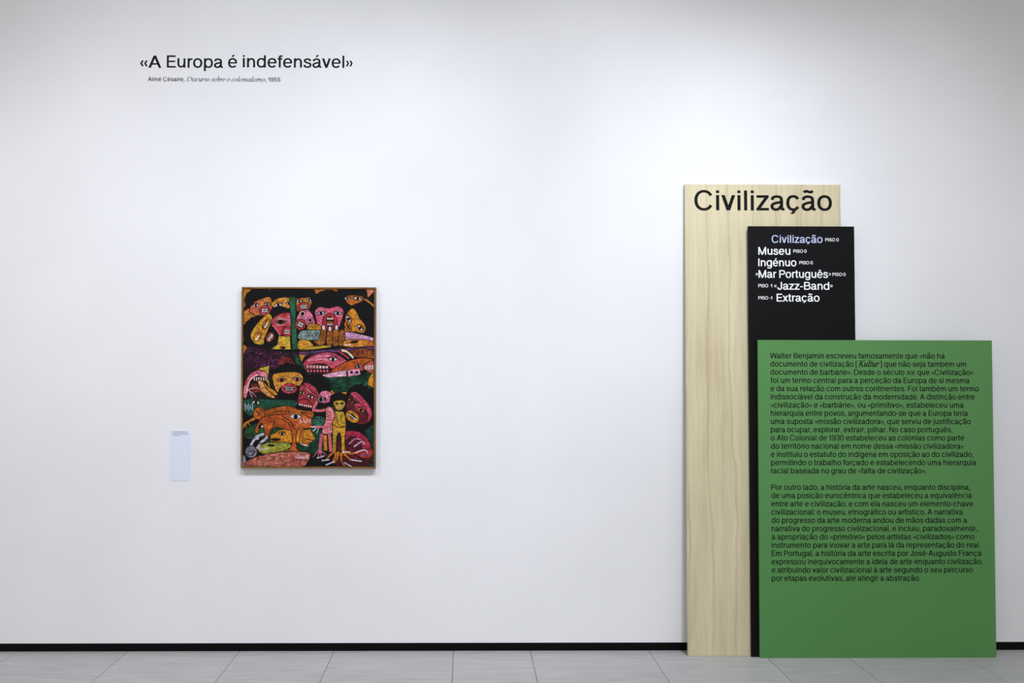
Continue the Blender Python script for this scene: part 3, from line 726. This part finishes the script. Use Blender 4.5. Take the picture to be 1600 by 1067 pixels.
# central ochre face with red lips
blob([(49, 138), (62, 134), (86, 133), (96, 140), (95, 152), (88, 160), (72, 158), (58, 166), (50, 152)], OC, (212, 140, 60))
blob([(58, 162), (66, 154), (86, 154), (94, 156), (92, 170), (76, 178), (60, 172)], (17, 16, 18), None, 0)
eye(63, 146, 7, -2, (206, 154, 60), (190, 80, 60)); eye(87, 145, 7, 4, (220, 160, 90), (214, 120, 90))
mouth(75, 159.5, 12.5, 8, 0, (176, 40, 58), (200, 70, 90), (170, 170, 170), 6)
# dark pink tilted face
hair(116, 160, 24, 24)
blob([(91, 158), (98, 150), (108, 152), (118, 160), (122, 174), (114, 186), (98, 186), (88, 180), (90, 168)], (172, 58, 78), (150, 48, 60))
line([(96, 152), (104, 160), (118, 168)], 1.1); line([(100, 158), (110, 166)], 2, (204, 110, 110))
eye(95, 166, 4.5, 15, None, (220, 206, 120)); eye(108, 172, 5.5, 15, None, WH)
blob([(84, 182), (92, 176), (104, 177), (112, 188), (104, 190), (92, 186)], (150, 50, 56), RD)
for k in range(6): ell(91.5+k*3.4, 184+k*.7, 1.4, 1.6, 0, WH, None, .4, .1)
# green band and fallen ochre figure
blob([(2, 178), (20, 175), (56, 176), (86, 178), (84, 188), (56, 192), (30, 202), (14, 202), (4, 194)], GR, (30, 76, 62))
eye(23, 181, 6.5, 8, None, (206, 216, 196))
for k in range(5): line([(6+k*2.8, 182+(k % 2)*3), (6.5+k*2.8, 194-(k % 2)*2)], 1.5, (150, 176, 186))
blob([(34, 196), (50, 190), (74, 186), (90, 192), (112, 196), (108, 206), (70, 202), (40, 206)], (186, 96, 32), OR)
line([(36, 200), (64, 195), (110, 198)], 1.1); line([(70, 187), (76, 198)], 1)
blob([(24, 200), (16, 206), (4, 214), (2, 224), (10, 214), (22, 208)], (196, 110, 34), OC)
for P in ([(5, 214), (2, 224)], [(8, 212), (8, 222)], [(10, 211), (16, 219)]): line(P, 1.6, (206, 130, 40), taper=True)
ell(28, 198, 9, 10, 20, (190, 98, 34), OR); line([(22, 195), (28, 198), (25, 203)], 1.1); line([(30, 190), (35, 196)], 1.1)
# ochre beast
poly([(38, 218), (110, 218), (128, 226), (132, 256), (110, 262), (60, 256), (36, 246)], GR2, GR, 0, .6)
blob([(4, 232), (8, 222), (26, 213), (42, 214), (44, 232), (28, 237), (10, 238)], (38, 86, 40), GR)
eye(30, 219, 5.5, -8); ell(14, 233, 7, 1.5, -6, (90, 60, 60))
poly([(46, 232), (60, 224), (88, 218), (98, 222), (98, 244), (46, 244)], (206, 130, 32), OC)
ell(54, 239, 8, 2.2, 0, K, None, 0); eye(64, 230, 5, -4, None, (222, 190, 110))
poly([(94, 224), (108, 222), (116, 238), (106, 246), (100, 250), (90, 244)], (200, 126, 32), OC)
line([(96, 238), (114, 240)], 1.1); line([(94, 246), (108, 244)], 1)
blob([(25, 216), (34, 204), (60, 199), (90, 198), (110, 206), (110, 220), (92, 222), (86, 230), (87, 252), (96, 260), (84, 262), (74, 258), (80, 244), (78, 226), (66, 222),
      (52, 220), (44, 232), (42, 240), (38, 236), (36, 222), (32, 214), (28, 218), (27, 228), (22, 228), (22, 220)], (190, 94, 34), (160, 66, 28))
line([(64, 202), (76, 210), (84, 224)], 1.1); line([(56, 204), (72, 212), (80, 226)], .9); line([(52, 206), (50, 218), (44, 226)], 1.1)
eye(85, 203, 9, 3, (206, 116, 40), (206, 206, 226))
for k in range(7): line([(92+k*2.6, 206+(k % 2)*3), (92.4+k*2.6, 214-(k % 3))], 1.4, (226, 180, 176))
for P in ([(82, 256), (66, 258), (54, 264)], [(84, 258), (96, 262), (104, 262)]): line(P, 3, (170, 74, 34), taper=True)
line([(66, 260), (56, 264), (49, 267)], 1.6, WH)
line([(96, 224), (97, 240), (104, 248)], 4, (176, 90, 34))
line([(94, 246), (104, 249)], 1.4, WH)
# green little mask, pale yellow-green lizard head
blob([(111, 206), (120, 202), (130, 205), (128, 216), (118, 220), (111, 216)], (36, 110, 84), GR); eye(115, 208, 3); eye(124, 208, 3)
blob([(28, 250), (44, 243), (74, 244), (78, 250), (64, 258), (40, 262), (28, 258)], (136, 146, 54), (158, 150, 48))
ell(47, 248, 6, 1.8, 0, K, None, 0)
for k in range(6): line([(28+k*2.8, 251), (28.3+k*2.8, 256)], 1.3, (226, 206, 190))
# chain links and grey sleeping head
for P in ([(14, 252), (20, 240), (28, 237)], [(22, 236), (30, 232), (36, 230)], [(30, 244), (38, 238), (41, 234)], [(24, 254), (30, 246)]): line(P, 3.4, (196, 176, 200)); 
ell(16, 258, 9.5, 9.5, 0, (104, 104, 120), (136, 136, 152)); line([(9, 262), (16, 264), (22, 258)], 1.2); line([(12, 259), (20, 256), (20, 264)], 1)
blob([(2, 266), (6, 264), (9, 276), (7, 282), (2, 282)], (134, 134, 160), None, .8)
# reddish mound
blob([(8, 282), (10, 272), (30, 264), (62, 258), (94, 258), (108, 262), (104, 274), (92, 283), (40, 283)], (164, 78, 70), (178, 104, 82), 1.1, .6)
for k in range(14):
    x = rng.uniform(20, 90); y = rng.uniform(266, 280); line([(x, y), (x+10, y-3)], .7, (120, 52, 48), vary=.6)
for k in range(8): line([(86+k*2.6, 263), (86.3+k*2.6, 269)], 1.1, (226, 190, 196))
# crimson dome at the right
poly([(192, 222), (206, 216), (206, 283), (176, 283), (196, 262), (200, 244)], TE, (24, 52, 46), 0, .6)
blob([(152, 232), (164, 224), (182, 226), (196, 236), (204, 250), (204, 268), (194, 282), (150, 282), (146, 250)], (86, 26, 34), (64, 22, 24), 1, .7)
blob([(163, 226), (182, 226), (196, 236), (203, 252), (190, 254), (186, 240), (172, 234), (162, 240)], (150, 36, 60), (176, 50, 74), .8, .6)
line([(168, 246), (178, 238), (188, 240)], 2, (196, 120, 160)); line([(176, 250), (188, 242), (193, 246)], 2.2, (206, 160, 196))
blob([(176, 258), (204, 254), (204, 266), (190, 268)], (150, 44, 30), RD, .8)
for k in range(5): line([(188+k*3, 262-k*.6), (189+k*3, 265-k*.6)], 1.1, (140, 110, 170))
# right tilted head, pink with ochre lips
hair(184, 184, 24, 32); hair(192, 200, 16, 24)
blob([(170, 168), (180, 166), (194, 178), (204, 194), (204, 206), (196, 214), (180, 214), (168, 206), (164, 190), (166, 176)], (120, 34, 46), (90, 28, 34))
blob([(170, 167), (180, 165), (196, 180), (204, 196), (201, 208), (196, 212), (198, 200), (190, 186), (178, 178)], (178, 46, 74), (196, 70, 96), 1)
line([(172, 170), (186, 182), (196, 200)], 1.2); line([(176, 166), (192, 182)], 1)
blob([(176, 184), (186, 182), (194, 190), (190, 196), (182, 196)], (186, 60, 92), PK2, .8)
eye(171, 178, 5, 40, None, (206, 140, 40)); eye(187, 193, 6, 30, None, (206, 140, 40))
ell(173.5, 203, 12, 8.5, 38, (200, 128, 32), OC); ell(173.5, 202.5, 7, 3, 38, K, None, 0)
for k in range(6): ell(169+k*1.9, 199.5+k*1.5, 1, 1, 0, (220, 220, 226), None, 0, .1)
# thin pink standing figure
line([(112, 192), (116, 184), (122, 172)], 4, (206, 100, 104)); line([(111, 193), (124, 194), (138, 190)], 4.2, (206, 100, 104))
blob([(132, 190), (140, 188), (146, 198), (144, 214), (143, 228), (128, 230), (127, 222), (130, 212), (132, 204)], (206, 108, 112), (222, 140, 140))
for k in range(4): line([(133+k*.3, 195+k*4), (141, 197+k*4)], 1)
line([(144, 196), (146, 208), (138, 218), (126, 219), (112, 219)], 3.2, (200, 96, 106)); 
for P in ([(116, 219), (108, 219)], [(118, 220), (112, 226)], [(121, 221), (118, 229)]): line(P, 1.2, (226, 206, 210))
blob([(120, 172), (126, 163), (136, 163), (142, 170), (138, 180), (128, 182), (120, 180)], (196, 80, 130), (214, 120, 150))
ell(124, 176, 4.2, 5, 0, (206, 190, 190)); ell(124, 176, 3, 3.8, 0, K, None, 0); eye(130, 176, 2.6, 50)
line([(126, 230), (124, 246), (123, 258)], 5, (196, 88, 108)); line([(138, 230), (139, 246), (140, 258)], 5, (206, 100, 110))
line([(131, 232), (132, 256)], 5, (198, 126, 30))
for P in ([(122, 256), (112, 266)], [(123, 257), (119, 268)], [(124, 257), (126, 270)], [(124, 256), (134, 264)]): line(P, 2.4, (196, 96, 120), taper=True)
# yellow standing figure with long roots for toes
line([(142, 168), (141, 163), (146, 167), (164, 166)], 2.6, (214, 134, 28))
hair(152, 176, 14, 11)
blob([(144, 180), (152, 177), (161, 178), (162, 186), (156, 193), (148, 192)], (192, 146, 40), YL); eye(149, 183, 2.5); eye(157, 183, 2.5)
ell(153, 189, 1.8, 1.2, 0, (180, 170, 190), None, .4)
blob([(143, 186), (148, 194), (160, 196), (163, 208), (163, 220), (162, 240), (162, 258), (157, 258), (156, 236), (153, 228), (149, 236), (148, 258), (143, 258), (143, 232), (143, 212), (147, 200)],
     (194, 140, 34), (182, 150, 46))
line([(144, 216), (152, 220), (162, 218)], 1.2); line([(150, 198), (149, 208), (153, 218)], 1); line([(156, 200), (157, 210)], 1)
for P in ([(146, 258), (138, 264), (132, 272)], [(148, 259), (146, 268), (142, 274)], [(152, 258), (150, 268), (144, 276)], [(156, 260), (157, 272), (162, 280)],
          [(158, 258), (166, 266), (174, 272)], [(160, 257), (172, 261), (184, 258)]): line(P, 4, (200, 132, 34), OR, taper=True)
for P in ([(126, 272), (138, 270)], [(132, 279), (146, 273)], [(161, 275), (174, 282)], [(170, 270), (188, 273)], [(178, 260), (192, 255), (198, 260)], [(158, 259), (170, 258)], [(118, 268), (130, 264)]):
    line(P, 1.7, (214, 204, 222))

img = img*(.83+.16*smooth_noise(GH, GW, 3, 3)[..., None])
g_ = img.mean(2, keepdims=True); img = np.clip(g_+(img-g_)*.93, 0, 1)**1.04
F2 = 2
img2 = img.reshape(GH//F2, F2, GW//F2, F2, 3).mean((1, 3))
img2 = np.where(img2 <= .04045, img2/12.92, ((img2+.055)/1.055)**2.4)
# crop to what lies inside the frame and lay it on the grid
gh, gw = img2.shape[:2]
ux = np.linspace(FW+.0012, W_-FW-.0012, gw); uz = np.linspace(H_-FW-.0012, FW+.0012, gh)
ix = np.clip((ux/W_*(gw-1)).round().astype(int), 0, gw-1); iz = np.clip(((1-uz/H_)*(gh-1)).round().astype(int), 0, gh-1)
cols = img2[iz][:, ix]
X, Z = np.meshgrid(ux, uz)
relief = (cols.sum(2)*.0002)
co = np.stack([X, np.full_like(X, -DEP+.0045)-relief, Z], -1).reshape(-1, 3)
idx = np.arange(gh*gw).reshape(gh, gw)
quads = np.stack([idx[:-1, :-1], idx[1:, :-1], idx[1:, 1:], idx[:-1, 1:]], -1).reshape(-1, 4)
me = bpy.data.meshes.new('canvas')
me.vertices.add(len(co)); me.vertices.foreach_set('co', co.ravel().astype(np.float32))
me.loops.add(quads.size); me.loops.foreach_set('vertex_index', quads.ravel().astype(np.int32))
me.polygons.add(len(quads)); me.polygons.foreach_set('loop_start', (np.arange(len(quads))*4).astype(np.int32))
me.update(calc_edges=True); me.validate()
at = me.color_attributes.new('paint', 'FLOAT_COLOR', 'POINT')
rgba = np.concatenate([cols.reshape(-1, 3), np.ones((gh*gw, 1))], 1).astype(np.float32)
at.data.foreach_set('color', rgba.ravel())
mp = mat('oil_paint', (120, 80, 60), .5, .12)
nt = mp.node_tree; vc = nt.nodes.new('ShaderNodeVertexColor'); vc.layer_name = 'paint'
nt.links.new(vc.outputs['Color'], nt.nodes['Principled BSDF'].inputs['Base Color'])
me.materials.append(mp)
cv = bpy.data.objects.new('canvas', me); col.objects.link(cv); cv.parent = paint
